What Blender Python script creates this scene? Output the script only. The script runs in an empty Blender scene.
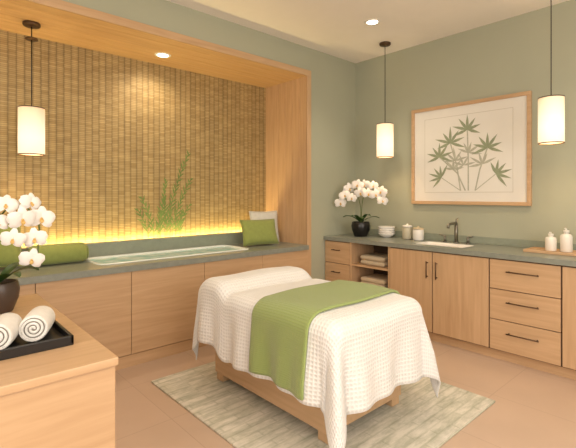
import bpy, bmesh, math, random
from mathutils import Vector, Matrix
random.seed(7)
sc = bpy.context.scene
sc.view_settings.view_transform = 'Standard'

def lin(c):
    o=[]
    for v in c:
        v=v/255.0
        o.append(v/12.92 if v<=0.04045 else ((v+0.055)/1.055)**2.4)
    return (o[0],o[1],o[2],1.0)

# ---------------------------------------------------------------- materials
def newmat(name):
    m=bpy.data.materials.new(name); m.use_nodes=True
    nt=m.node_tree; b=nt.nodes['Principled BSDF']
    return m,nt,b
def plain(name,col,rough=0.6,metal=0.0,noise=0.0,nscale=8,bump=0.0,bscale=200,spec=None,sheen=0):
    m,nt,b=newmat(name)
    b.inputs['Roughness'].default_value=rough
    b.inputs['Metallic'].default_value=metal
    if spec is not None: b.inputs['Specular IOR Level'].default_value=spec
    if sheen: b.inputs['Sheen Weight'].default_value=sheen
    c=lin(col)
    tc=nt.nodes.new('ShaderNodeTexCoord')
    n=nt.nodes.new('ShaderNodeTexNoise'); n.inputs['Scale'].default_value=nscale; n.inputs['Detail'].default_value=4
    nt.links.new(tc.outputs['Object'],n.inputs['Vector'])
    r=nt.nodes.new('ShaderNodeValToRGB')
    k=noise
    r.color_ramp.elements[0].position=0.3; r.color_ramp.elements[1].position=0.7
    r.color_ramp.elements[0].color=(c[0]*(1-k),c[1]*(1-k),c[2]*(1-k),1)
    r.color_ramp.elements[1].color=(min(1,c[0]*(1+k)),min(1,c[1]*(1+k)),min(1,c[2]*(1+k)),1)
    nt.links.new(n.outputs['Fac'],r.inputs['Fac']); nt.links.new(r.outputs['Color'],b.inputs['Base Color'])
    if bump>0:
        n2=nt.nodes.new('ShaderNodeTexNoise'); n2.inputs['Scale'].default_value=bscale
        nt.links.new(tc.outputs['Object'],n2.inputs['Vector'])
        bp=nt.nodes.new('ShaderNodeBump'); bp.inputs['Strength'].default_value=bump; bp.inputs['Distance'].default_value=0.004
        nt.links.new(n2.outputs['Fac'],bp.inputs['Height']); nt.links.new(bp.outputs['Normal'],b.inputs['Normal'])
    return m
def wood(name,c1,c2,axis='X',rough=0.45,scale=1.0):
    m,nt,b=newmat(name); b.inputs['Roughness'].default_value=rough
    tc=nt.nodes.new('ShaderNodeTexCoord'); mp=nt.nodes.new('ShaderNodeMapping')
    s=[14*scale]*3; s['XYZ'.index(axis)]=0.9*scale
    mp.inputs['Scale'].default_value=s
    nt.links.new(tc.outputs['Object'],mp.inputs['Vector'])
    n=nt.nodes.new('ShaderNodeTexNoise'); n.inputs['Scale'].default_value=2.2; n.inputs['Detail'].default_value=7; n.inputs['Distortion'].default_value=0.6
    nt.links.new(mp.outputs['Vector'],n.inputs['Vector'])
    r=nt.nodes.new('ShaderNodeValToRGB'); r.color_ramp.elements[0].position=0.25; r.color_ramp.elements[1].position=0.75
    r.color_ramp.elements[0].color=lin(c1); r.color_ramp.elements[1].color=lin(c2)
    nt.links.new(n.outputs['Fac'],r.inputs['Fac']); nt.links.new(r.outputs['Color'],b.inputs['Base Color'])
    bp=nt.nodes.new('ShaderNodeBump'); bp.inputs['Strength'].default_value=0.05; bp.inputs['Distance'].default_value=0.003
    nt.links.new(n.outputs['Fac'],bp.inputs['Height']); nt.links.new(bp.outputs['Normal'],b.inputs['Normal'])
    return m
def emis(name,col,strength,base=(240,230,210)):
    m,nt,b=newmat(name)
    b.inputs['Base Color'].default_value=lin(base)
    b.inputs['Emission Color'].default_value=lin(col); b.inputs['Emission Strength'].default_value=strength
    return m
def math_node(nt,op,a,bv=None):
    n=nt.nodes.new('ShaderNodeMath'); n.operation=op
    for i,x in enumerate((a,bv)):
        if x is None: continue
        if isinstance(x,(int,float)): n.inputs[i].default_value=x
        else: nt.links.new(x,n.inputs[i])
    return n.outputs[0]
def bamboo_mat():
    m,nt,b=newmat('woven_bamboo'); b.inputs['Roughness'].default_value=0.55
    tc=nt.nodes.new('ShaderNodeTexCoord'); sp=nt.nodes.new('ShaderNodeSeparateXYZ'); cb=nt.nodes.new('ShaderNodeCombineXYZ')
    nt.links.new(tc.outputs['Object'],sp.inputs[0]); nt.links.new(sp.outputs['X'],cb.inputs['X']); nt.links.new(sp.outputs['Z'],cb.inputs['Y'])
    br=nt.nodes.new('ShaderNodeTexBrick'); nt.links.new(cb.outputs[0],br.inputs['Vector'])
    br.inputs['Scale'].default_value=1; br.inputs['Brick Width'].default_value=0.06; br.inputs['Row Height'].default_value=0.0165
    br.offset=0.0
    br.inputs['Mortar Size'].default_value=0.0018; br.inputs['Mortar Smooth'].default_value=0.8; br.inputs['Bias'].default_value=0
    br.inputs['Color1'].default_value=lin((188,164,114)); br.inputs['Color2'].default_value=lin((166,141,92)); br.inputs['Mortar'].default_value=lin((122,100,60))
    w=math_node(nt,'MULTIPLY',sp.outputs['X'],math.pi/0.06)
    s=math_node(nt,'COSINE',w); s2=math_node(nt,'POWER',math_node(nt,'ABSOLUTE',s),8.0)
    # horizontal slat-tone noise and vertical reed streaks
    n=nt.nodes.new('ShaderNodeTexNoise'); n.inputs['Scale'].default_value=5; n.inputs['Detail'].default_value=6
    mp=nt.nodes.new('ShaderNodeMapping'); mp.inputs['Scale'].default_value=(0.8,1,3)
    nt.links.new(tc.outputs['Object'],mp.inputs[0]); nt.links.new(mp.outputs[0],n.inputs['Vector'])
    nv=nt.nodes.new('ShaderNodeTexNoise'); nv.inputs['Scale'].default_value=4; nv.inputs['Detail'].default_value=4
    mv=nt.nodes.new('ShaderNodeMapping'); mv.inputs['Scale'].default_value=(5,1,.25)
    nt.links.new(tc.outputs['Object'],mv.inputs[0]); nt.links.new(mv.outputs[0],nv.inputs['Vector'])
    mx=nt.nodes.new('ShaderNodeMixRGB'); mx.blend_type='MULTIPLY'; mx.inputs[0].default_value=1
    v=math_node(nt,'ADD',math_node(nt,'MULTIPLY',n.outputs['Fac'],0.34),math_node(nt,'MULTIPLY',nv.outputs['Fac'],0.55))
    v=math_node(nt,'SUBTRACT',math_node(nt,'ADD',v,0.57),math_node(nt,'MULTIPLY',s2,0.26))
    cc=nt.nodes.new('ShaderNodeCombineXYZ')
    for i in range(3): nt.links.new(v,cc.inputs[i])
    nt.links.new(br.outputs['Color'],mx.inputs[1]); nt.links.new(cc.outputs[0],mx.inputs[2])
    nt.links.new(mx.outputs[0],b.inputs['Base Color'])
    bp=nt.nodes.new('ShaderNodeBump'); bp.inputs['Strength'].default_value=0.3; bp.inputs['Distance'].default_value=0.003; bp.invert=True
    nt.links.new(math_node(nt,'ADD',br.outputs['Fac'],s2),bp.inputs['Height']); nt.links.new(bp.outputs['Normal'],b.inputs['Normal'])
    return m
def tile_mat():
    m,nt,b=newmat('floor_tile'); b.inputs['Roughness'].default_value=0.42
    tc=nt.nodes.new('ShaderNodeTexCoord')
    br=nt.nodes.new('ShaderNodeTexBrick'); nt.links.new(tc.outputs['Object'],br.inputs['Vector'])
    br.offset=0.0; br.inputs['Scale'].default_value=1; br.inputs['Brick Width'].default_value=0.6; br.inputs['Row Height'].default_value=0.6
    br.inputs['Mortar Size'].default_value=0.003; br.inputs['Mortar Smooth'].default_value=0.3
    br.inputs['Color1'].default_value=lin((201,176,156)); br.inputs['Color2'].default_value=lin((198,173,152)); br.inputs['Mortar'].default_value=lin((185,160,140))
    n=nt.nodes.new('ShaderNodeTexNoise'); n.inputs['Scale'].default_value=3; n.inputs['Detail'].default_value=6
    nt.links.new(tc.outputs['Object'],n.inputs['Vector'])
    r=nt.nodes.new('ShaderNodeValToRGB'); r.color_ramp.elements[0].position=.3; r.color_ramp.elements[1].position=.7
    r.color_ramp.elements[0].color=(.93,.93,.93,1); r.color_ramp.elements[1].color=(1,1,1,1)
    nt.links.new(n.outputs['Fac'],r.inputs['Fac'])
    mx=nt.nodes.new('ShaderNodeMixRGB'); mx.blend_type='MULTIPLY'; mx.inputs[0].default_value=1
    nt.links.new(br.outputs['Color'],mx.inputs[1]); nt.links.new(r.outputs['Color'],mx.inputs[2]); nt.links.new(mx.outputs[0],b.inputs['Base Color'])
    bp=nt.nodes.new('ShaderNodeBump'); bp.inputs['Strength'].default_value=0.2; bp.inputs['Distance'].default_value=0.002; bp.invert=True
    nt.links.new(br.outputs['Fac'],bp.inputs['Height']); nt.links.new(bp.outputs['Normal'],b.inputs['Normal'])
    return m
def waffle(name,col,pitch=0.018,strength=0.5,sheen=0.3,dark=.88,dist=.004):
    m,nt,b=newmat(name); b.inputs['Roughness'].default_value=0.9; b.inputs['Sheen Weight'].default_value=sheen
    b.inputs['Specular IOR Level'].default_value=0.1
    tc=nt.nodes.new('ShaderNodeTexCoord'); sp=nt.nodes.new('ShaderNodeSeparateXYZ'); nt.links.new(tc.outputs['UV'],sp.inputs[0])
    a=math_node(nt,'ABSOLUTE',math_node(nt,'SINE',math_node(nt,'MULTIPLY',sp.outputs['X'],math.pi/pitch)))
    c=math_node(nt,'ABSOLUTE',math_node(nt,'SINE',math_node(nt,'MULTIPLY',sp.outputs['Y'],math.pi/pitch)))
    h=math_node(nt,'MULTIPLY',a,c)
    bp=nt.nodes.new('ShaderNodeBump'); bp.inputs['Strength'].default_value=strength; bp.inputs['Distance'].default_value=dist; bp.invert=True
    nt.links.new(h,bp.inputs['Height']); nt.links.new(bp.outputs['Normal'],b.inputs['Normal'])
    r=nt.nodes.new('ShaderNodeValToRGB'); cl=lin(col)
    r.color_ramp.elements[0].color=cl; r.color_ramp.elements[1].color=(cl[0]*dark,cl[1]*dark,cl[2]*dark,1)
    nt.links.new(h,r.inputs['Fac']); nt.links.new(r.outputs['Color'],b.inputs['Base Color'])
    return m
def rug_mat():
    m,nt,b=newmat('rug_weave'); b.inputs['Roughness'].default_value=0.95; b.inputs['Specular IOR Level'].default_value=0.05
    tc=nt.nodes.new('ShaderNodeTexCoord')
    mp=nt.nodes.new('ShaderNodeMapping'); mp.inputs['Scale'].default_value=(2.0,7,1); nt.links.new(tc.outputs['Object'],mp.inputs[0])
    n=nt.nodes.new('ShaderNodeTexNoise'); n.inputs['Scale'].default_value=2.2; n.inputs['Detail'].default_value=6; n.inputs['Roughness'].default_value=.7
    nt.links.new(mp.outputs[0],n.inputs['Vector'])
    r=nt.nodes.new('ShaderNodeValToRGB'); r.color_ramp.elements[0].position=.38; r.color_ramp.elements[1].position=.6
    r.color_ramp.elements[0].color=lin((186,185,170)); r.color_ramp.elements[1].color=lin((222,217,206))
    nt.links.new(n.outputs['Fac'],r.inputs['Fac'])
    br=nt.nodes.new('ShaderNodeTexBrick'); nt.links.new(tc.outputs['Object'],br.inputs['Vector']); br.offset=.5
    br.inputs['Scale'].default_value=1; br.inputs['Brick Width'].default_value=0.30; br.inputs['Row Height'].default_value=0.06; br.inputs['Mortar Size'].default_value=0.006
    br.inputs['Color1'].default_value=(1,1,1,1); br.inputs['Color2'].default_value=(.91,.92,.89,1); br.inputs['Mortar'].default_value=(.80,.82,.77,1)
    mx=nt.nodes.new('ShaderNodeMixRGB'); mx.blend_type='MULTIPLY'; mx.inputs[0].default_value=.85
    nt.links.new(r.outputs['Color'],mx.inputs[1]); nt.links.new(br.outputs['Color'],mx.inputs[2]); nt.links.new(mx.outputs[0],b.inputs['Base Color'])
    n2=nt.nodes.new('ShaderNodeTexNoise'); n2.inputs['Scale'].default_value=160; nt.links.new(tc.outputs['Object'],n2.inputs['Vector'])
    bp=nt.nodes.new('ShaderNodeBump'); bp.inputs['Strength'].default_value=0.5; bp.inputs['Distance'].default_value=0.005
    nt.links.new(n2.outputs['Fac'],bp.inputs['Height']); nt.links.new(bp.outputs['Normal'],b.inputs['Normal'])
    return m

W1,W2=(188,153,116),(207,173,136)
M_woodX=wood('oak_grain_x',W1,W2,'X'); M_woodY=wood('oak_grain_y',W1,W2,'Y'); M_woodZ=wood('oak_grain_z',W1,W2,'Z')
M_soffit=wood('soffit_planks',(194,154,108),(216,180,130),'X')
M_dwood=plain('dark_gap',(80,58,38),0.8)
M_sage=plain('sage_paint',(171,173,153),0.85,noise=0.02,nscale=2)
M_ceil=plain('ceiling_paint',(242,237,230),0.9,noise=0.01)
M_stone=plain('grey_green_stone',(136,140,131),0.3,noise=0.08,nscale=25)
M_ledge=plain('ledge_stone',(142,149,134),0.4,noise=0.06,nscale=20)
M_white=plain('white_ceramic',(236,232,226),0.2)
M_tub=plain('tub_acrylic',(225,235,232),0.15)
M_black=plain('black_lacquer',(22,20,19),0.3)
M_bronze=plain('dark_bronze',(96,74,56),0.4,metal=0.7)
M_brownpot=plain('brown_ceramic',(74,60,52),0.35,noise=.15)
M_steel=plain('brushed_nickel',(140,136,128),0.3,metal=1.0)
M_petal=plain('orchid_petal',(243,239,236),0.6,noise=.02)
M_lip=plain('orchid_lip',(214,176,104),0.5)
M_leaf=plain('orchid_leaf',(52,84,36),0.4,noise=.2)
M_stem=plain('orchid_stem',(88,104,48),0.5)
M_soil=plain('potting_bark',(62,48,34),0.95,noise=.3,nscale=60)
M_greenfab=plain('green_linen',(142,153,82),0.9,noise=.06,nscale=30,bump=.3,bscale=300,sheen=.2)
M_greyfab=plain('grey_linen',(212,212,204),0.9,noise=.05,nscale=30,bump=.3,bscale=300)
M_terry=plain('white_terry',(232,229,224),0.95,noise=.03,nscale=60,bump=.9,bscale=160,spec=.1)
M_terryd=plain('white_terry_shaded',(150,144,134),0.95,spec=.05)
M_beige=plain('beige_terry',(206,190,164),0.95,noise=.04,bump=.6,bscale=220,spec=.1)
M_bulb=emis('downlight_lens',(255,244,225),9)
M_trimw=plain('white_trim',(238,234,226),0.4)
M_sheet=waffle('white_waffle_cotton',(234,234,234),0.022,.7,dark=.87,dist=.005)
M_gtowel=waffle('green_terry_towel',(149,165,100),0.012,.6,.3)
M_paper=plain('print_paper',(228,225,218),0.8,noise=.01)
M_paper2=plain('print_mat_board',(205,201,190),0.8)
M_ink1=plain('print_ink_green',(146,154,126),0.8,noise=.12,nscale=30)
M_ink2=plain('print_ink_grey',(178,178,162),0.8,noise=.12,nscale=30)
M_plant=plain('bamboo_mural_green',(114,138,72),0.7,noise=.2,nscale=12)
M_bottle=plain('bottle_white',(234,230,222),0.3)

def shade_mat():
    m,nt,b=newmat('lampshade_linen')
    b.inputs['Base Color'].default_value=lin((235,222,200)); b.inputs['Roughness'].default_value=.9
    tc=nt.nodes.new('ShaderNodeTexCoord'); sp=nt.nodes.new('ShaderNodeSeparateXYZ'); nt.links.new(tc.outputs['Object'],sp.inputs[0])
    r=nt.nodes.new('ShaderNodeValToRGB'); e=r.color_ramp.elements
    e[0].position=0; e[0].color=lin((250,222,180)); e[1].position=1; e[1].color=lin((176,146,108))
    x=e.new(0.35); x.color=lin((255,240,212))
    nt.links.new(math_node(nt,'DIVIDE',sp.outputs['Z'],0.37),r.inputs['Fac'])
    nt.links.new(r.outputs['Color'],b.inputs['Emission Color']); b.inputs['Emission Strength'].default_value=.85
    return m
M_shade=shade_mat()
def water_mat():
    m,nt,b=newmat('bath_water'); b.inputs['Roughness'].default_value=0.05
    tc=nt.nodes.new('ShaderNodeTexCoord'); n=nt.nodes.new('ShaderNodeTexNoise'); n.inputs['Scale'].default_value=9
    nt.links.new(tc.outputs['Object'],n.inputs['Vector'])
    r=nt.nodes.new('ShaderNodeValToRGB'); r.color_ramp.elements[0].position=.35; r.color_ramp.elements[1].position=.65
    r.color_ramp.elements[0].color=lin((168,220,214)); r.color_ramp.elements[1].color=lin((222,244,240))
    nt.links.new(n.outputs['Fac'],r.inputs['Fac']); nt.links.new(r.outputs['Color'],b.inputs['Base Color'])
    bp=nt.nodes.new('ShaderNodeBump'); bp.inputs['Strength'].default_value=0.12
    nt.links.new(n.outputs['Fac'],bp.inputs['Height']); nt.links.new(bp.outputs['Normal'],b.inputs['Normal'])
    return m
M_water=water_mat()

# ---------------------------------------------------------------- mesh builder
class B:
    def __init__(s,name,origin=(0,0,0)):
        s.name=name; s.bm=bmesh.new(); s.mats=[]; s.uv=s.bm.loops.layers.uv.new('UVMap'); s.o=Vector(origin)
    def mi(s,m):
        if m not in s.mats: s.mats.append(m)
        return s.mats.index(m)
    def box(s,x0,x1,y0,y1,z0,z1,mat,bev=0.0,seg=2,smooth=False,rot=None):
        t=bmesh.new()
        bmesh.ops.create_cube(t,size=1)
        c=Vector(((x0+x1)/2,(y0+y1)/2,(z0+z1)/2))
        for v in t.verts: v.co=Vector((v.co.x*(x1-x0),v.co.y*(y1-y0),v.co.z*(z1-z0)))
        if bev>0: bmesh.ops.bevel(t,geom=list(t.edges),offset=bev,segments=seg,affect='EDGES',profile=.5)
        for v in t.verts:
            if rot: v.co=rot@v.co
            v.co+=c
        s.merge(t,mat,smooth)
    def merge(s,t,mat,smooth):
        k=s.mi(mat); t.verts.index_update()
        vs=[s.bm.verts.new(v.co) for v in t.verts]
        for f in t.faces:
            nf=s.bm.faces.new([vs[v.index] for v in f.verts]); nf.material_index=k; nf.smooth=smooth
        t.free()
    def lathe(s,prof,c,mat,n=28,M=None,smooth=True):
        k=s.mi(mat); c=Vector(c); rings=[]
        for r,z in prof:
            ring=[]
            if r<=1e-6:
                p=Vector((0,0,z)); p=(M@p if M else p)+c; ring=[s.bm.verts.new(p)]
            else:
                for i in range(n):
                    a=2*math.pi*i/n; p=Vector((r*math.cos(a),r*math.sin(a),z)); p=(M@p if M else p)+c; ring.append(s.bm.verts.new(p))
            rings.append(ring)
        for a,b in zip(rings,rings[1:]):
            for i in range(n):
                j=(i+1)%n
                if len(a)==1 and len(b)==1: continue
                if len(a)==1: vs=[a[0],b[i],b[j]]
                elif len(b)==1: vs=[a[i],b[0],a[j]]
                else: vs=[a[i],b[i],b[j],a[j]]
                f=s.bm.faces.new(vs); f.material_index=k; f.smooth=smooth
    def cyl(s,c,r,h,mat,n=28,M=None):
        b=min(0.003,r*.2,h*.2)
        s.lathe([(0,0),(r-b,0),(r,b),(r,h-b),(r-b,h),(0,h)],c,mat,n,M)
    def tube(s,pts,r,mat,n=10):
        k=s.mi(mat); pts=[Vector(p) for p in pts]; rings=[]; up=None
        for i,p in enumerate(pts):
            t=(pts[min(i+1,len(pts)-1)]-pts[max(i-1,0)]).normalized()
            if up is None:
                up=Vector((0,0,1)) if abs(t.z)<.9 else Vector((1,0,0))
            sd=t.cross(up)
            if sd.length<1e-4: sd=t.cross(Vector((0,1,0)))
            sd.normalize(); up=sd.cross(t).normalized()
            rr=r[i] if isinstance(r,(list,tuple)) else r
            rings.append([s.bm.verts.new(p+rr*(math.cos(2*math.pi*q/n)*sd+math.sin(2*math.pi*q/n)*up)) for q in range(n)])
        for a,b in zip(rings,rings[1:]):
            for i in range(n):
                f=s.bm.faces.new([a[i],a[(i+1)%n],b[(i+1)%n],b[i]]); f.material_index=k; f.smooth=True
        for rg in (list(reversed(rings[0])),rings[-1]):
            f=s.bm.faces.new(rg); f.material_index=k
    def surf(s,fn,nu,nv,mat,u0=0,u1=1,v0=0,v1=1,smooth=True):
        k=s.mi(mat); g=[]
        for i in range(nu+1):
            row=[]
            for j in range(nv+1):
                u=u0+(u1-u0)*i/nu; v=v0+(v1-v0)*j/nv
                row.append((s.bm.verts.new(Vector(fn(u,v))),(u,v)))
            g.append(row)
        for i in range(nu):
            for j in range(nv):
                q=[g[i][j],g[i+1][j],g[i+1][j+1],g[i][j+1]]
                f=s.bm.faces.new([a[0] for a in q])
                f.material_index=k; f.smooth=smooth
                for l,a in zip(f.loops,q): l[s.uv].uv=a[1]
    def poly(s,pts,mat,smooth=False):
        f=s.bm.faces.new([s.bm.verts.new(Vector(p)) for p in pts]); f.material_index=s.mi(mat); f.smooth=smooth
    def done(s,weld=False,solid=0.0,recalc=True):
        if weld: bmesh.ops.remove_doubles(s.bm,verts=list(s.bm.verts),dist=1e-5)
        if recalc: bmesh.ops.recalc_face_normals(s.bm,faces=list(s.bm.faces))
        for v in s.bm.verts: v.co-=s.o
        me=bpy.data.meshes.new(s.name); s.bm.to_mesh(me); s.bm.free()
        for m in s.mats: me.materials.append(m)
        ob=bpy.data.objects.new(s.name,me); ob.location=s.o; sc.collection.objects.link(ob)
        if solid: 
            md=ob.modifiers.new('solid','SOLIDIFY'); md.thickness=solid; md.offset=1
        return ob

def light(name,kind,loc,energy,col=(255,238,214),size=.1,size_y=None,rot=(0,0,0),spot=None,parent=None,blend=.6):
    l=bpy.data.lights.new(name,kind); l.energy=energy; l.color=lin(col)[:3]
    if kind=='AREA':
        l.size=size
        if size_y: l.shape='RECTANGLE'; l.size_y=size_y
    elif kind=='SPOT':
        l.shadow_soft_size=size; l.spot_size=math.radians(spot or 110); l.spot_blend=blend
    else: l.shadow_soft_size=size
    o=bpy.data.objects.new(name,l); o.location=loc; o.rotation_euler=rot; sc.collection.objects.link(o)
    if parent:
        o.parent=parent; o.matrix_parent_inverse=Matrix.Translation(-parent.location)
    return o

# ---------------------------------------------------------------- room
XR=4.22; YB=3.38; H=3.065; YA=4.11; XJ=3.335; XL=-1.7; YF=-1.8
XA=XL+.006
b=B('floor'); b.box(XL-.12,XR+.12,YF-.12,YB+.95,-.1,0,tile_mat()); b.done()
b=B('ceiling'); b.box(XL-.12,XR+.12,YF-.12,YB+.95,H,H+.1,M_ceil); b.done()
b=B('wall_right'); b.box(XR,XR+.12,YF,YB+.9,0,H,M_sage); b.done()
def wall_with_hole(name,axis,p0,p1,a0,a1,h0,h1,z0,z1):
    b=B(name)
    def bx(u0,u1,zz0,zz1):
        if axis=='X': b.box(p0,p1,u0,u1,zz0,zz1,M_sage)
        else: b.box(u0,u1,p0,p1,zz0,zz1,M_sage)
    bx(a0,h0,0,H); bx(h1,a1,0,H); bx(h0,h1,0,z0); bx(h0,h1,z1,H)
    return b.done()
wall_with_hole('wall_left','X',XL-.12,XL,YF,YB+.9,-1.3,1.1,.7,2.7)
wall_with_hole('wall_front','Y',YF-.12,YF,XL-.12,XR+.12,-.4,2.6,.7,2.7)
def fill_window(name,axis,p,a0,a1,z0,z1):
    b=B(name); t=.05
    def bx(u0,u1,zz0,zz1,q=.03):
        if axis=='X': b.box(p-q,p+q,u0,u1,zz0,zz1,M_trimw,bev=.003)
        else: b.box(u0,u1,p-q,p+q,zz0,zz1,M_trimw,bev=.003)
    a0+=.001;a1-=.001;z0+=.001;z1-=.001
    bx(a0,a1,z0,z0+t); bx(a0,a1,z1-t,z1); bx(a0,a0+t,z0+t,z1-t); bx(a1-t,a1,z0+t,z1-t); m=(a0+a1)/2; bx(m-.02,m+.02,z0+t,z1-t,.02)
    b.done()
fill_window('fill_window_1','X',XL-.06,-1.3,1.1,.7,2.7); fill_window('fill_window_2','Y',YF-.06,-.4,2.6,.7,2.7)  # unseen windows, added so soft fill enters from left and behind
light('added_fill_left','AREA',(XL-.11,-.1,1.7),76,(255,243,230),size=2.0,size_y=2.3,rot=(0,math.radians(-90),0))  # side fill added at the unseen left opening
light('added_fill_front','AREA',(1.1,YF-.11,1.7),84,(255,243,230),size=2.9,size_y=2.0,rot=(math.radians(90),0,0))  # frontal fill added at the unseen opening behind the camera
ZS=2.735
b=B('wall_back')
b.box(3.405,XR,YB,YB+.85,0,H,M_sage)
b.box(XL,3.405,YB,YB+.85,ZS+.07,H,M_sage)
b.done()
b=B('wall_alcove'); b.box(XL,3.405,YA,YA+.1,0,ZS+.07,bamboo_mat()); b.done()
b=B('trim_1')
n=6
for i in range(n):
    y0=YB-.012+(YA-YB+.012)*i/n; y1=YB-.012+(YA-YB+.012)*(i+1)/n
    b.box(XA,XJ,y0+.0015,y1-.0015,ZS,ZS+.06,M_soffit,bev=.003)
b.box(XA,3.40,YB-.02,YB+.0,ZS,ZS+.068,M_woodX,bev=.004)
b.done()
b=B('trim_2')
for i in range(6):
    y0=YB-.012+(YA-YB+.012)*i/6; y1=YB-.012+(YA-YB+.012)*(i+1)/6
    b.box(XJ,3.40,y0+.0015,y1-.0015,0.0,ZS+.06,M_woodZ,bev=.003)
b.box(XJ,3.40,YB-.02,YB,0.0,ZS+.0,M_woodZ,bev=.004)
b.done()
b=B('baseboard_right'); b.box(XR-.015,XR,YF,0.2,0,.1,M_trimw,bev=.003); b.done()
b=B('baseboard_back'); b.box(3.405,3.63,YB-.015,YB,0,.1,M_woodX,bev=.003); b.done()

# ---------------------------------------------------------------- tub surround
b=B('bathtub_surround')
ZD=.82
YBF=YB-.03
js=[XA,-.7,-.02,.65,1.327,2.0,2.68,3.33]
for a,c in zip(js,js[1:]):
    b.box(a+.002,c-.002,YBF,YBF+.02,.10,ZD-.05,M_woodX,bev=.002)
b.box(XA,3.33,YBF+.02,YBF+.035,.0,ZD-.05,M_dwood)
b.box(XA,3.33,YBF+.006,YBF+.035,.0,.094,M_woodX)
tx0,tx1,ty0,ty1=1.14,2.62,3.50,3.94
for q in ((XA,tx0,YBF-.02,3.97),(tx1,3.333,YBF-.02,3.97),(tx0,tx1,YBF-.02,ty0),(tx0,tx1,ty1,3.97)):
    b.box(q[0],q[1],q[2],q[3],ZD-.05,ZD,M_stone,bev=.0)
b.done()
b=B('tub_back_ledge')
b.box(XA,3.333,3.972,4.055,ZD-.05,.95,M_ledge,bev=.004)
b.box(XA,3.333,4.055,4.105,ZD-.05,.90,M_ledge)
b.done()
b=B('bathtub')
def ringpts(off,z):
    x0,x1,y0,y1=tx0-off,tx1+off,ty0-off,ty1+off; r=.06+max(0,off); pts=[]
    for cx,cy,a0 in ((x1-r,y1-r,0),(x0+r,y1-r,90),(x0+r,y0+r,180),(x1-r,y0+r,270)):
        for i in range(7):
            a=math.radians(a0+15*i); pts.append((cx+r*math.cos(a),cy+r*math.sin(a),z))
    return pts
prev=None; k=b.mi(M_tub)
for off,z in ((.02,ZD+.001),(.018,ZD+.008),(.0,ZD+.010),(-.012,ZD+.004),(-.02,ZD-.05),(-.05,ZD-.35),(-.08,ZD-.42)):
    vs=[b.bm.verts.new(p) for p in ringpts(off,z)]
    if prev:
        for i in range(len(vs)):
            f=b.bm.faces.new([prev[i],prev[(i+1)%len(vs)],vs[(i+1)%len(vs)],vs[i]]); f.material_index=k; f.smooth=True
    prev=vs
f=b.bm.faces.new(prev); f.material_index=k
f=b.bm.faces.new([b.bm.verts.new(p) for p in ringpts(-.0135,ZD-.005)]); f.material_index=b.mi(M_water)
b.done(recalc=False)
b=B('led_strip_light'); b.box(XL+.05,3.32,4.07,4.085,.901,.909,emis('led_strip_emitter',(255,224,146),9)); led=b.done()
light('led_cove','AREA',(1.0,4.076,.912),26,(255,224,150),size=4.6,size_y=.012,rot=(math.radians(180),0,0))

b=B('bamboo_wall_mural')
YM=[YA-.003]
def mleaf(x,z,ang,L,w):
    YM[0]-=.00001
    dx,dz=math.cos(ang),math.sin(ang); pts=[]
    prof=[(0,.1),(.2,.8),(.45,1),(.75,.55),(1,0)]
    for t,k in prof: pts.append((x+dx*L*t-dz*w*k/2,YM[0],z+dz*L*t+dx*w*k/2))
    for t,k in reversed(prof[:-1]): pts.append((x+dx*L*t+dz*w*k/2,YM[0],z+dz*L*t-dx*w*k/2))
    b.poly(pts,M_plant)
for (x0,h,lean) in ((2.0,.90,.26),(2.06,.62,.23),(1.93,.60,.06),(1.86,.42,-.14),(2.0,.40,-.04),(2.1,.34,.18),(1.8,.30,-.12),(2.14,.26,.05),(1.9,.28,.05)):
    N=10; P=[(x0+lean*(i/N)**1.6,.952+h*i/N) for i in range(N+1)]
    for (a,c),(e,g) in zip(P,P[1:]):
        d=Vector((e-a,g-c)).normalized(); nn=Vector((-d.y,d.x))*.0035
        b.poly([(a+nn.x,YM[0],c+nn.y),(e+nn.x,YM[0],g+nn.y),(e-nn.x,YM[0],g-nn.y),(a-nn.x,YM[0],c-nn.y)],M_plant)
    m=int(h*34)
    for i in range(m):
        t=.10+.9*i/m; s=1 if i%2 else -1; x=x0+lean*t**1.6; z=.952+h*t
        tang=math.atan2(h,lean*1.6*t**.6)
        mleaf(x,z,tang+s*random.uniform(.35,.8),random.uniform(.07,.12)*(1.1-.5*t),.015)
b.done(recalc=False)

# ---------------------------------------------------------------- pillows
def pillow(name,c,w,h,t,rot,mat):
    b=B(name,c); R=Matrix.Rotation(rot[2],3,'Z')@Matrix.Rotation(rot[1],3,'Y')@Matrix.Rotation(rot[0],3,'X'); c=Vector(c)
    for sgn in (1,-1):
        def fn(u,v):
            e=(max(0,1-u**4)*max(0,1-v**4))**.5
            x=w/2*u*(1-.06*(1-v*v)); z=h/2*v*(1-.06*(1-u*u))
            y=sgn*(t/2*e*(1+.05*math.sin(5*u+2*v)))
            return R@Vector((x,y,z))+c
        b.surf(fn,20,20,mat,-1,1,-1,1)
    b.tube([R@Vector((w/2*u*(1-.06*(1-v*v)),0,h/2*v*(1-.06*(1-u*u))))+c for u,v in
        [(-1+2*i/12,-1) for i in range(12)]+[(1,-1+2*i/12) for i in range(12)]+[(1-2*i/12,1) for i in range(12)]+[(-1,1-2*i/12) for i in range(13)]],.004,mat,6)
    return b.done(weld=True)
lean=math.radians(-20)
pillow('throw_pillow',(2.90,3.68,ZD+.152),.44,.29,.12,(lean,0,math.radians(-10)),M_greenfab)
pillow('throw_pillow',(3.12,3.865,ZD+.192),.37,.37,.09,(math.radians(-9),0,math.radians(-12)),M_greyfab)
pillow('throw_pillow',(.445,3.82,ZD+.178),.42,.34,.14,(lean,0,math.radians(3)),M_greenfab)
b=B('bolster_cushion',(.90,3.79,ZD+.0845))
R=Matrix.Rotation(math.radians(90),3,'Y')
L=.42; bc=.90
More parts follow.
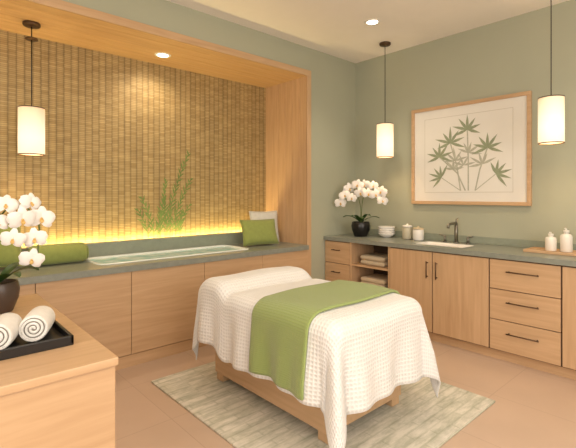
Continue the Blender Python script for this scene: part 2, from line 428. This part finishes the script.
b.lathe([(0,-L/2+.01),(.045,-L/2),(.072,-L/2+.008),(.082,-L/2+.03),(.083,0),(.082,L/2-.03),(.072,L/2-.008),(.045,L/2),(0,L/2-.01)],(bc,3.79,ZD+.0845),M_greenfab,32,R)
b.tube([Vector((bc+L/2+.002,3.79+(.012+.055*i/40)*math.cos(i*.45),ZD+.0845+(.012+.055*i/40)*math.sin(i*.45))) for i in range(41)],.004,M_greenfab,6)
b.done()

# ---------------------------------------------------------------- vanity
XF=3.64
b=B('vanity_cabinet')
ZT=.9; y_end=.25
b.box(XF+.05,XR-.005,y_end+.02,YB-.005,0,.08,M_woodY)
b.box(XF+.022,XR-.005,2.995,YB-.003,.08,ZT-.045,M_woodY)
b.box(XF+.022,XR-.005,y_end,2.475,.08,ZT-.20,M_woodY)
b.box(XF+.022,3.70,y_end,2.475,ZT-.20,ZT-.045,M_woodY)
b.box(XF+.016,XF+.023,y_end+.005,2.47,.085,ZT-.05,M_dwood)
b.box(XF+.016,XF+.023,3.0,YB-.008,.085,ZT-.05,M_dwood)
b.box(XF+.002,XR-.005,2.975,2.995,.08,ZT-.045,M_woodZ); b.box(XF+.002,XR-.005,2.475,2.495,.08,ZT-.045,M_woodZ)
b.box(XF+.002,XR-.005,2.495,2.975,.08,.10,M_woodY); b.box(XF+.012,XR-.005,2.495,2.975,.60,.62,M_woodY); b.box(XF+.012,XR-.005,2.495,2.975,.36,.38,M_woodY)
b.box(4.05,4.07,2.495,2.975,.10,ZT-.045,M_dwood)
def hbar(y0,y1,z):
    b.tube([(XF-.03,y0,z),(XF-.03,y1,z)],.0055,M_bronze,8)
    for y in (y0+.015,y1-.015): b.tube([(XF-.03,y,z),(XF+.002,y,z)],.005,M_bronze,8)
def vbar(y,z0,z1):
    b.tube([(XF-.03,y,z0),(XF-.03,y,z1)],.0055,M_bronze,8)
    for z in (z0+.015,z1-.015): b.tube([(XF-.03,y,z),(XF+.002,y,z)],.005,M_bronze,8)
zs=[.09,.345,.60,.85]
for (a,c) in ((2.997,YB-.006),(.955,1.482)):
    for z0,z1 in zip(zs,zs[1:]):
        b.box(XF,XF+.018,a+.004,c-.004,z0+.003,z1-.004,M_woodY,bev=.002)
        m=(a+c)/2; hw=.12 if c<2 else .06
        hbar(m-hw,m+hw,(z0+z1)/2+.03)
for (a,c,hy) in ((2.006,2.473,2.05),(1.486,2.002,1.955),(.30,.95,.36)):
    b.box(XF,XF+.018,a+.003,c-.003,.093,.846,M_woodZ,bev=.002)
    vbar(hy,.60,.76)
sx0,sx1,sy0,sy1=3.74,4.02,1.76,2.26; x0=XF-.02
for q in ((x0,sx0,y_end-.02,YB-.002),(sx1,XR-.003,y_end-.02,YB-.002),(sx0,sx1,y_end-.02,sy0),(sx0,sx1,sy1,YB-.002)):
    b.box(*q,ZT-.042,ZT,M_stone)
b.done()
b=B('countertop_backsplash'); b.box(XR-.02,XR-.003,y_end-.02,YB-.002,ZT+.0005,ZT+.07,M_ledge,bev=.002); b.done()
b=B('undermount_sink')
k=b.mi(M_white); prev=None
def rp(off,z):
    X0,X1,Y0,Y1=sx0-off,sx1+off,sy0-off,sy1+off; r=.03; pts=[]
    for cx,cy,a0 in ((X1-r,Y1-r,0),(X0+r,Y1-r,90),(X0+r,Y0+r,180),(X1-r,Y0+r,270)):
        for i in range(5):
            a=math.radians(a0+22.5*i); pts.append((cx+r*math.cos(a),cy+r*math.sin(a),z))
    return pts
for off,z in ((-.0015,ZT+.001),(-.006,ZT+.0005),(-.012,ZT-.02),(-.03,ZT-.12),(-.06,ZT-.135)):
    vs=[b.bm.verts.new(p) for p in rp(off,z)]
    if prev:
        for i in range(len(vs)):
            f=b.bm.faces.new([prev[i],prev[(i+1)%len(vs)],vs[(i+1)%len(vs)],vs[i]]); f.material_index=k; f.smooth=True
    prev=vs
f=b.bm.faces.new(prev); f.material_index=k
b.cyl((3.88,2.01,ZT-.134),.02,.004,M_steel)
b.done(recalc=False)
ZC=ZT+.001
b=B('sink_faucet')
fx,fy=4.09,1.99
b.cyl((fx,fy,ZC),.03,.012,M_steel); b.tube([(fx,fy,ZC+.01),(fx,fy,ZC+.20)],.018,M_steel,14)
b.tube([(fx,fy,ZC+.185),(fx-.03,fy,ZC+.20),(fx-.14,fy,ZC+.195),(fx-.165,fy,ZC+.185),(fx-.17,fy,ZC+.155)],.014,M_steel,12)
b.tube([(fx,fy,ZC+.19),(fx,fy,ZC+.235),(fx+.03,fy,ZC+.245)],[.01,.009,.007],M_steel,10)
for s in (-1,1):
    b.cyl((fx,fy+s*.12,ZC),.022,.01,M_steel); b.tube([(fx,fy+s*.12,ZC+.008),(fx,fy+s*.12,ZC+.07)],.013,M_steel,12)
    b.tube([(fx,fy+s*.12,ZC+.065),(fx-.015,fy+s*.175,ZC+.075)],.007,M_steel,8)
b.done()
for (z,nn) in ((.6205,2),(.3805,2)):
    b=B('folded_towel_stack')
    for i in range(nn):
        o=random.uniform(-.008,.008)
        b.box(3.70,4.0,2.58+o,2.90+o,z+i*.052,z+i*.052+.05,M_beige,bev=.022,seg=4,smooth=True)
        b.box(3.698,3.9,2.585+o,2.895+o,z+i*.052+.024,z+i*.052+.027,M_beige)
    b.done()
b=B('stacked_bowls')
cx,cy=4.06,2.80
for i in range(4):
    z=ZC+i*.024
    b.lathe([(0,z),(.045,z),(.05,z+.007),(.085,z+.03),(.10,z+.052),(.096,z+.052),(.08,z+.033),(.045,z+.012),(0,z+.010)],(cx,cy,0),M_white,32)
b.done()
def jar(y,x,h,r,mat,lid):
    b=B('ceramic_jar')
    b.lathe([(0,0),(r*.9,0),(r,.01),(r,h*.72),(r*.93,h*.78),(0,h*.78)],(x,y,ZC),mat)
    b.lathe([(0,h*.78),(r*1.02,h*.78),(r*1.02,h*.86),(r*.7,h*.90),(r*.2,h*.92),(r*.2,h*.97),(r*.12,h),(0,h)],(x,y,ZC),lid); b.done()
jar(2.53,4.06,.17,.055,plain('jar_stoneware',(196,188,166),.4),M_white)
jar(2.385,4.04,.15,.058,M_white,plain('jar_lid',(196,180,150),.4))
b=B('wooden_tray'); b.box(3.88,4.13,.86,1.30,ZC,ZC+.012,M_woodY,bev=.003)
for q in ((3.88,3.892,.86,1.30),(4.118,4.13,.86,1.30),(3.892,4.118,.86,.872),(3.892,4.118,1.288,1.30)): b.box(*q,ZC+.01,ZC+.022,M_woodY,bev=.002)
b.done()
def bottle(x,y,h,r):
    zz=ZC+.0128
    b=B('soap_bottle',(x,y,zz))
    b.lathe([(0,0),(r*.92,0),(r,.006),(r,h*.62),(r*.9,h*.7),(r*.35,h*.76),(r*.35,h*.8),(r*.5,h*.8),(r*.5,h*.9),(r*.15,h*.9),(r*.15,h*.97),(0,h*.97)],(x,y,zz),M_bottle)
    b.tube([(x,y,zz+h*.96),(x-.035,y,zz+h*.98)],.006,M_bottle,8); b.done()
bottle(4.02,1.13,.16,.042); bottle(4.03,1.02,.20,.044)

# ---------------------------------------------------------------- orchids
def flower(b,c,nrm,s,roll=0):
    c=Vector(c); nrm=Vector(nrm).normalized(); up=Vector((0,0,1)); sx=nrm.cross(up).normalized(); sz=sx.cross(nrm).normalized()
    def petal(ang,L,w,push):
        d=math.cos(ang)*sz+math.sin(ang)*sx; e=nrm.cross(d).normalized()
        def fn(u,v):
            ww=w*math.sin(math.pi*(u*.86+.08))**.6
            return c+d*L*u+e*ww*(v-.5)+nrm*(push+.22*L*u*(1-u)*1.5-.25*L*u*u+.15*w*(1-(2*v-1)**2)*u)
        b.surf(fn,6,4,M_petal)
    for a in (0,2*math.pi/3*1.05,-2*math.pi/3*1.05): petal(a+roll,s*.5,s*.34,0)
    for a in (math.radians(75),-math.radians(75)): petal(a+roll,s*.52,s*.56,.004)
    b.lathe([(0,0),(s*.05,.003),(s*.045,s*.08),(s*.02,s*.13),(0,s*.14)],c,M_lip,8,nrm.to_track_quat('Z','Y').to_matrix())
    def lipf(u,v): return c-sz*s*.2*u+sx*(v-.5)*s*.16*math.sin(math.pi*(u*.8+.15))+nrm*(s*.12*math.sin(u*2.5)+.004)
    b.surf(lipf,4,2,M_lip)
def oleaf(b,base,ang,L,w,rise):
    base=Vector(base); d=Vector((math.cos(ang),math.sin(ang),0)); e=Vector((-math.sin(ang),math.cos(ang),0))
    def fn(u,v):
        ww=w*math.sin(math.pi*(u*.85+.12))**.6
        return base+d*L*u*(1-.1*u)+e*ww*(v-.5)+Vector((0,0,rise*math.sin(u*2.2)+abs(v-.5)*w*.25))
    b.surf(fn,10,4,M_leaf)
def orchid(c,pr,ph,potmat,stems,flowers,fs,fdir,leaves):
    b=B('potted_orchid',c); x,y,z=c
    b.lathe([(0,0),(pr*.62,0),(pr*.7,.006),(pr*.95,ph*.45),(pr,ph*.75),(pr*.92,ph*.97),(pr*.9,ph),(pr*.84,ph),(pr*.84,ph*.9),(0,ph*.9)],c,potmat,32)
    b.lathe([(0,ph*.93),(pr*.6,ph*.92),(pr*.83,ph*.905)],c,M_soil,24)
    for a,L,w,r in leaves: oleaf(b,(x,y,z+ph*.93),a,L,w,r)
    allP=[]
    for st in stems:
        pts=[Vector(p) for p in st]; P=[]
        for i in range(len(pts)-1):
            p0=pts[max(i-1,0)];p1=pts[i];p2=pts[i+1];p3=pts[min(i+2,len(pts)-1)]
            for q in range(8):
                t=q/8; P.append(.5*((2*p1)+(-p0+p2)*t+(2*p0-5*p1+4*p2-p3)*t*t+(-p0+3*p1-3*p2+p3)*t**3))
        P.append(pts[-1]); b.tube(P,.004,M_stem,6); allP+=P[8:]
    for q in flowers:
        q=Vector(q); p=min(allP,key=lambda a:(a-q).length)
        nr=Vector(fdir)+Vector((random.uniform(-.4,.4),random.uniform(-.4,.4),random.uniform(-.35,.2))); nr.normalize()
        b.tube([p,(p+q)/2+Vector((0,0,.006)),q-nr*.003],.002,M_stem,5)
        flower(b,q,nr,fs*random.uniform(.9,1.1),random.uniform(-.25,.25))
    return b.done(recalc=False)
c=(3.93,3.07,ZC); D=Vector((.447,-.894,0))
def rp_(h,z,f=0.0): return Vector((c[0],c[1],0))+D*h+Vector((-.03-f,-.02-f,z))
S=[[rp_(0,ZT+.15),rp_(.0,1.25),rp_(-.06,1.44),rp_(-.15,1.45),rp_(-.24,1.31)],
   [rp_(.01,ZT+.15),rp_(.02,1.28),rp_(.07,1.48),rp_(.16,1.49),rp_(.25,1.35)]]
Fl=[rp_(h,z,f) for h,z,f in ((-.24,1.29,.01),(-.19,1.38,.03),(-.13,1.46,.0),(-.11,1.35,.04),(-.04,1.50,.02),(-.01,1.41,.05),(.05,1.50,0),(.08,1.40,.04),(.14,1.49,.03),(.17,1.39,.03),(.23,1.42,.02),(.25,1.32,.02))]
orchid(c,.11,.17,M_black,S,Fl,.132,(-.75,-.65,0),[(2.6,.24,.07,.08),(3.9,.22,.07,.07),(5.2,.24,.07,.07),(4.6,.17,.06,.10),(3.2,.2,.06,.09)])
c2=(.325,2.52,.801)
def lp(x,z,y=2.46): return Vector((x,y,z))
S=[[(.325,2.52,.94),(.31,2.52,1.12),(.34,2.49,1.29),(.42,2.47,1.33),(.49,2.45,1.24),(.48,2.44,1.05)],
   [(.32,2.52,.94),(.29,2.51,1.10),(.27,2.50,1.24),(.31,2.47,1.30),(.38,2.45,1.22),(.42,2.44,1.14)]]
Fl=[lp(.35,1.335),lp(.455,1.345,2.45),(.41,2.40,1.265),lp(.31,1.25,2.42),lp(.50,1.265,2.44),lp(.37,1.17,2.40),lp(.465,1.165,2.41),lp(.455,1.06,2.43),lp(.26,1.34,2.47)]
orchid(c2,.095,.15,M_brownpot,S,Fl,.116,(.0,-1,.05),[(-.4,.20,.07,.07),(-1.2,.2,.07,.06),(.6,.19,.06,.08),(-2.3,.2,.07,.07),(2.2,.2,.06,.08)])

# ---------------------------------------------------------------- framed print
b=B('framed_botanical_print')
y0,y1,z0,z1=1.335,2.555,1.285,2.335; fw=.035; xo=XR-.04
for q in ((y0,y1,z0,z0+fw),(y0,y1,z1-fw,z1),(y0,y0+fw,z0+fw,z1-fw),(y1-fw,y1,z0+fw,z1-fw)):
    b.box(xo,XR-.002,*q,M_woodY,bev=.003)
b.box(xo+.018,XR-.004,y0+fw-.003,y1-fw+.003,z0+fw-.003,z1-fw+.003,M_paper)
m=.12
b.box(xo+.0165,xo+.0185,y0+fw+m,y1-fw-m,z0+fw+.09,z1-fw-.09,M_paper2)
b.box(xo+.016,xo+.018,y0+fw+m+.006,y1-fw-m-.006,z0+fw+.096,z1-fw-.096,M_paper)
px=xo+.0145
def ink_leaf(y,z,ang,L,w,mat):
    dy,dz=math.cos(ang),math.sin(ang); pts=[]
    prof=[(0,.08),(.15,.6),(.35,1),(.6,.8),(.85,.3),(1,0)]
    for t,k in prof: pts.append((px,y+dy*L*t-dz*w*k/2,z+dz*L*t+dy*w*k/2))
    for t,k in reversed(prof[:-1]): pts.append((px,y+dy*L*t+dz*w*k/2,z+dz*L*t-dy*w*k/2))
    b.poly(pts,mat)
def ink_stem(pts,w,mat):
    for (a,c),(e,g) in zip(pts,pts[1:]):
        d=Vector((e-a,g-c)).normalized(); n=Vector((-d.y,d.x))*w/2
        b.poly([(px+.0005,a+n.x,c+n.y),(px+.0005,e+n.x,g+n.y),(px+.0005,e-n.x,g-n.y),(px+.0005,a-n.x,c-n.y)],mat)
ym=(y0+y1)/2; zb=z0+fw+.11
def cl(y,z,n,L,mat,base=math.pi/2,sp=2.4):
    global px
    for i in range(n):
        a=base+sp*(i/(n-1)-.5)*1.6; px-=.00002
        ink_leaf(y,z,a,L*random.uniform(.85,1.15),L*.19,mat)
for ys,zt,ye in ((.05,.50,.16),(-.03,.62,-.02),(-.10,.42,-.22),(.0,.36,.28)):
    ink_stem([(ym+ys,zb),(ym+ys*.8+ye*.3,zb+zt*.5),(ym+ye,zb+zt)],.014,M_ink2)
    cl(ym+ye,zb+zt,7,.16,M_ink1)
    cl(ym+ys*.7+ye*.45,zb+zt*.62,5,.13,M_ink2,math.pi/2+random.uniform(-.6,.6),1.8)
cl(ym-.30,zb+.16,6,.15,M_ink1,2.6,1.8); cl(ym+.26,zb+.14,6,.14,M_ink1,.6,1.8); cl(ym+.02,zb+.26,5,.12,M_ink2,1.2,2.2)
ink_stem([(ym-.10,zb+.0),(ym-.3,zb+.16)],.008,M_ink2); ink_stem([(ym+.05,zb+.0),(ym+.26,zb+.14)],.008,M_ink2)
b.done(recalc=False)

# ---------------------------------------------------------------- pendants & downlights
M_bulbglass=emis('bulb_glass',(255,225,170),5)
def pendant(x,y,zc,zb,two=False):
    b=B('pendant_lamp',(x,y,zb)); h=.37; r=.092
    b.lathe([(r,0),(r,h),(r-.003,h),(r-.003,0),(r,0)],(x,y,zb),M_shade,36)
    b.lathe([(r+.0015,-.001),(r+.0015,.006),(r-.004,.006),(r-.004,-.001),(r+.0015,-.001)],(x,y,zb),M_bronze,36)
    b.lathe([(r+.0015,h-.006),(r+.0015,h+.001),(r-.004,h+.001),(r-.004,h-.006),(r+.0015,h-.006)],(x,y,zb),M_bronze,36)
    for a in range(3):
        t=a*2*math.pi/3; b.tube([(x,y,zb+h-.01),(x+r*.98*math.cos(t),y+r*.98*math.sin(t),zb+h-.01)],.002,M_bronze,6)
    b.tube([(x,y,zb+h-.06),(x,y,zc-.01)],.004,M_black,8)
    b.cyl((x,y,zb+h-.10),.017,.11,M_bronze,16)
    b.lathe([(0,0),(.015,.01),(.028,.04),(.028,.06),(.014,.09),(0,.09)],(x,y,zb+h-.19),M_bulbglass,16)
    b.lathe([(0,-.026),(.055,-.024),(.062,-.016),(.062,0),(0,0)],(x,y,zc-.001),M_bronze,28)
    if two: b.lathe([(0,-.012),(.045,-.01),(.045,0),(0,.004)],(x,y,zc-.12),M_bronze,28)
    o=b.done()
    light('pendant_bulb','POINT',(x,y,zb+.10),7,(255,218,168),size=.03,parent=o)
pendant(.71,3.79,ZS,1.70,True)
pendant(3.90,2.71,H,1.80)
pendant(3.83,1.075,H,1.80)
def downl(x,y,z,e,spot=120,blend=.8):
    b=B('recessed_downlight',(x,y,z)); 
    b.lathe([(.052,-.001),(.055,-.006),(.075,-.005),(.078,0)],(x,y,z),M_trimw,32)
    b.lathe([(0,-.003),(.053,-.003)],(x,y,z),M_bulb,32)
    o=b.done()
    light('downlight_beam','SPOT',(x,y,z-.02),e,(255,232,200),size=.06,spot=spot,parent=o,blend=blend)
downl(3.33,2.46,H,40); downl(1.81,3.80,ZS,26,155)
downl(.1,3.75,ZS,18,155)
downl(2.0,1.9,H,18); downl(3.3,.7,H,34); downl(.4,1.7,H,18); downl(1.6,-.2,H,25); downl(-.8,.3,H,20)  # unseen downlights added out of view to brighten the room
b=B('ceiling_fill_panel'); b.box(-.45,1.45,-1.25,.05,H-.03,H-.001,M_trimw,bev=.005); pn=b.done()  # unseen ceiling fixture, added as a housing for soft fill
light('panel_fill','AREA',(.5,-.6,H-.035),30,(255,240,220),size=1.8,size_y=1.2)  # broad overhead fill added below the unseen panel

# ---------------------------------------------------------------- massage table
tx0_,tx1_,ty0_,ty1_=1.57,2.44,1.39,2.76; ZM=.715
b=B('massage_table')
b.box(1.69,2.40,1.54,2.68,.07,.52,M_woodY,bev=.006)
b.box(1.64,2.41,1.50,2.70,.52,.56,M_woodY,bev=.006)
for x in (1.70,2.31):
    for y in (1.55,2.59): b.box(x,x+.08,y,y+.08,.014,.071,M_woodZ,bev=.004)
b.box(tx0_+.03,tx1_-.03,ty0_+.03,ty1_-.03,.56,ZM-.018,M_white,bev=.045,seg=5,smooth=True)
b.done()
rr=.08
def drape1(t):
    if t<=0: return 0.0,0.0
    if t<rr*math.pi/2:
        a=t/rr; return rr*math.sin(a),rr*(1-math.cos(a))
    return rr,rr+(t-rr*math.pi/2)
def cloth(a,b_,off=0.0,wav=1.0):
    xi0,xi1,yi0,yi1=tx0_+rr,tx1_-rr,ty0_+rr,ty1_-rr
    cx=min(max(a,xi0),xi1); cy=min(max(b_,yi0),yi1)
    dx,dy=a-cx,b_-cy; t=math.hypot(dx,dy)
    zt=ZM+.014*math.exp(-((b_-1.75)/.5)**2)+.065*math.exp(-((b_-2.56)/.15)**4)-.012*math.exp(-((b_-2.36)/.05)**2)+.006*math.sin(9*a+3*b_)*math.sin(7*b_-2*a)
    o,dn=drape1(t)
    if t<1e-9: return Vector((cx,cy,zt+off))
    nx,ny=dx/t,dy/t
    hang=max(0,dn-rr)
    corner=abs(nx*ny)*2
    s=math.atan2(ny,nx)
    per=cx*11+cy*13
    w=wav*min(1,hang/.25)*(.016*math.sin(per)+.013*math.sin(2.3*per+1.2)+ .035*corner*math.cos(6*s+1) )
    far=1 if dy>0 else 0
    fl_=hang*(.05+(.18-.12*far)*corner)
    out=o+fl_+w+off*min(1,t/rr)
    dn*=(1-.03*corner)
    return Vector((cx+nx*out,cy+ny*out,zt-dn+off*max(0,1-t/(rr*1.5))))
b=B('waffle_bed_sheet')
b.surf(lambda u,v:cloth(u,v),110,140,M_sheet,tx0_-.40,tx1_+.39,ty0_-.42,ty1_+.30)
b.done(solid=.010)
b=B('green_blanket')
def gt(u,v):
    k=(u-tx0_)/(tx1_-tx0_)
    yy=1.56+.47*v+.02*k
    return cloth(u,yy,.017)
b.surf(gt,110,36,M_gtowel,tx0_-.37,tx1_+.28,0,1)
b.done(solid=.016)
b=B('area_rug'); b.box(1.32,2.90,1.14,2.97,.0005,.013,rug_mat(),bev=.004); b.done()

# ---------------------------------------------------------------- console
b=B('wooden_console_cabinet')
cx1=.56
b.box(-.75,cx1,1.53,2.84,.77,.80,M_woodX,bev=.004)
b.box(-.74,cx1-.008,1.54,2.83,0.0,.768,M_woodX,bev=.003)
b.done()
b=B('serving_tray')
ax0,ax1,ay0,ay1=-.05,.475,1.77,2.07
b.box(ax0,ax1,ay0,ay1,.8008,.812,M_black,bev=.003)
for q in ((ax0,ax0+.012,ay0,ay1),(ax1-.012,ax1,ay0,ay1),(ax0,ax1,ay0,ay0+.012),(ax0,ax1,ay1-.012,ay1)): b.box(*q,.806,.838,M_black,bev=.003)
b.done()
def roll(cx,cy,ang,r,L):
    z=.8135+r
    b=B('rolled_towel',(cx,cy,z))
    R=Matrix.Rotation(ang,3,'Z')@Matrix.Rotation(math.radians(90),3,'X')
    b.lathe([(r*.80,-L/2+.010),(r*.84,-L/2),(r*.95,-L/2+.002),(r,-L/2+.012),(r*1.02,0),(r,L/2-.012),(r*.95,L/2-.002),(r*.84,L/2),(r*.80,L/2-.010)],(cx,cy,z),M_terry,36,R)
    for s in (-1,1):
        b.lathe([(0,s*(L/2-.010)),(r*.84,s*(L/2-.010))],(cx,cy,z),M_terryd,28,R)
        pts=[]; N=90
        for i in range(N):
            rad=r*(.06+.84*i/(N-1)); a=i*2*math.pi*3.2/N
            pts.append(R@Vector((rad*math.cos(a),rad*math.sin(a),s*(L/2-.006)))+Vector((cx,cy,z)))
        b.tube(pts,.0052,M_terry,8)
    b.done()
roll(.385,1.94,math.radians(-22),.052,.17)
roll(.262,1.91,math.radians(-22),.052,.17)
roll(.05,1.90,math.radians(-22),.052,.17)

# ---------------------------------------------------------------- camera / world
cam=bpy.data.cameras.new('camera'); co=bpy.data.objects.new('camera',cam); sc.collection.objects.link(co)
co.location=(0,0,1.385); co.rotation_euler=(math.radians(90),0,-math.atan2(.671,.7417))
cam.sensor_width=36; cam.lens=418/576*36; cam.shift_y=-29/576; cam.clip_start=.05
sc.camera=co
w=bpy.data.worlds.new('world'); sc.world=w; w.use_nodes=True
w.node_tree.nodes['Background'].inputs[0].default_value=(1,.96,.9,1); w.node_tree.nodes['Background'].inputs[1].default_value=.4
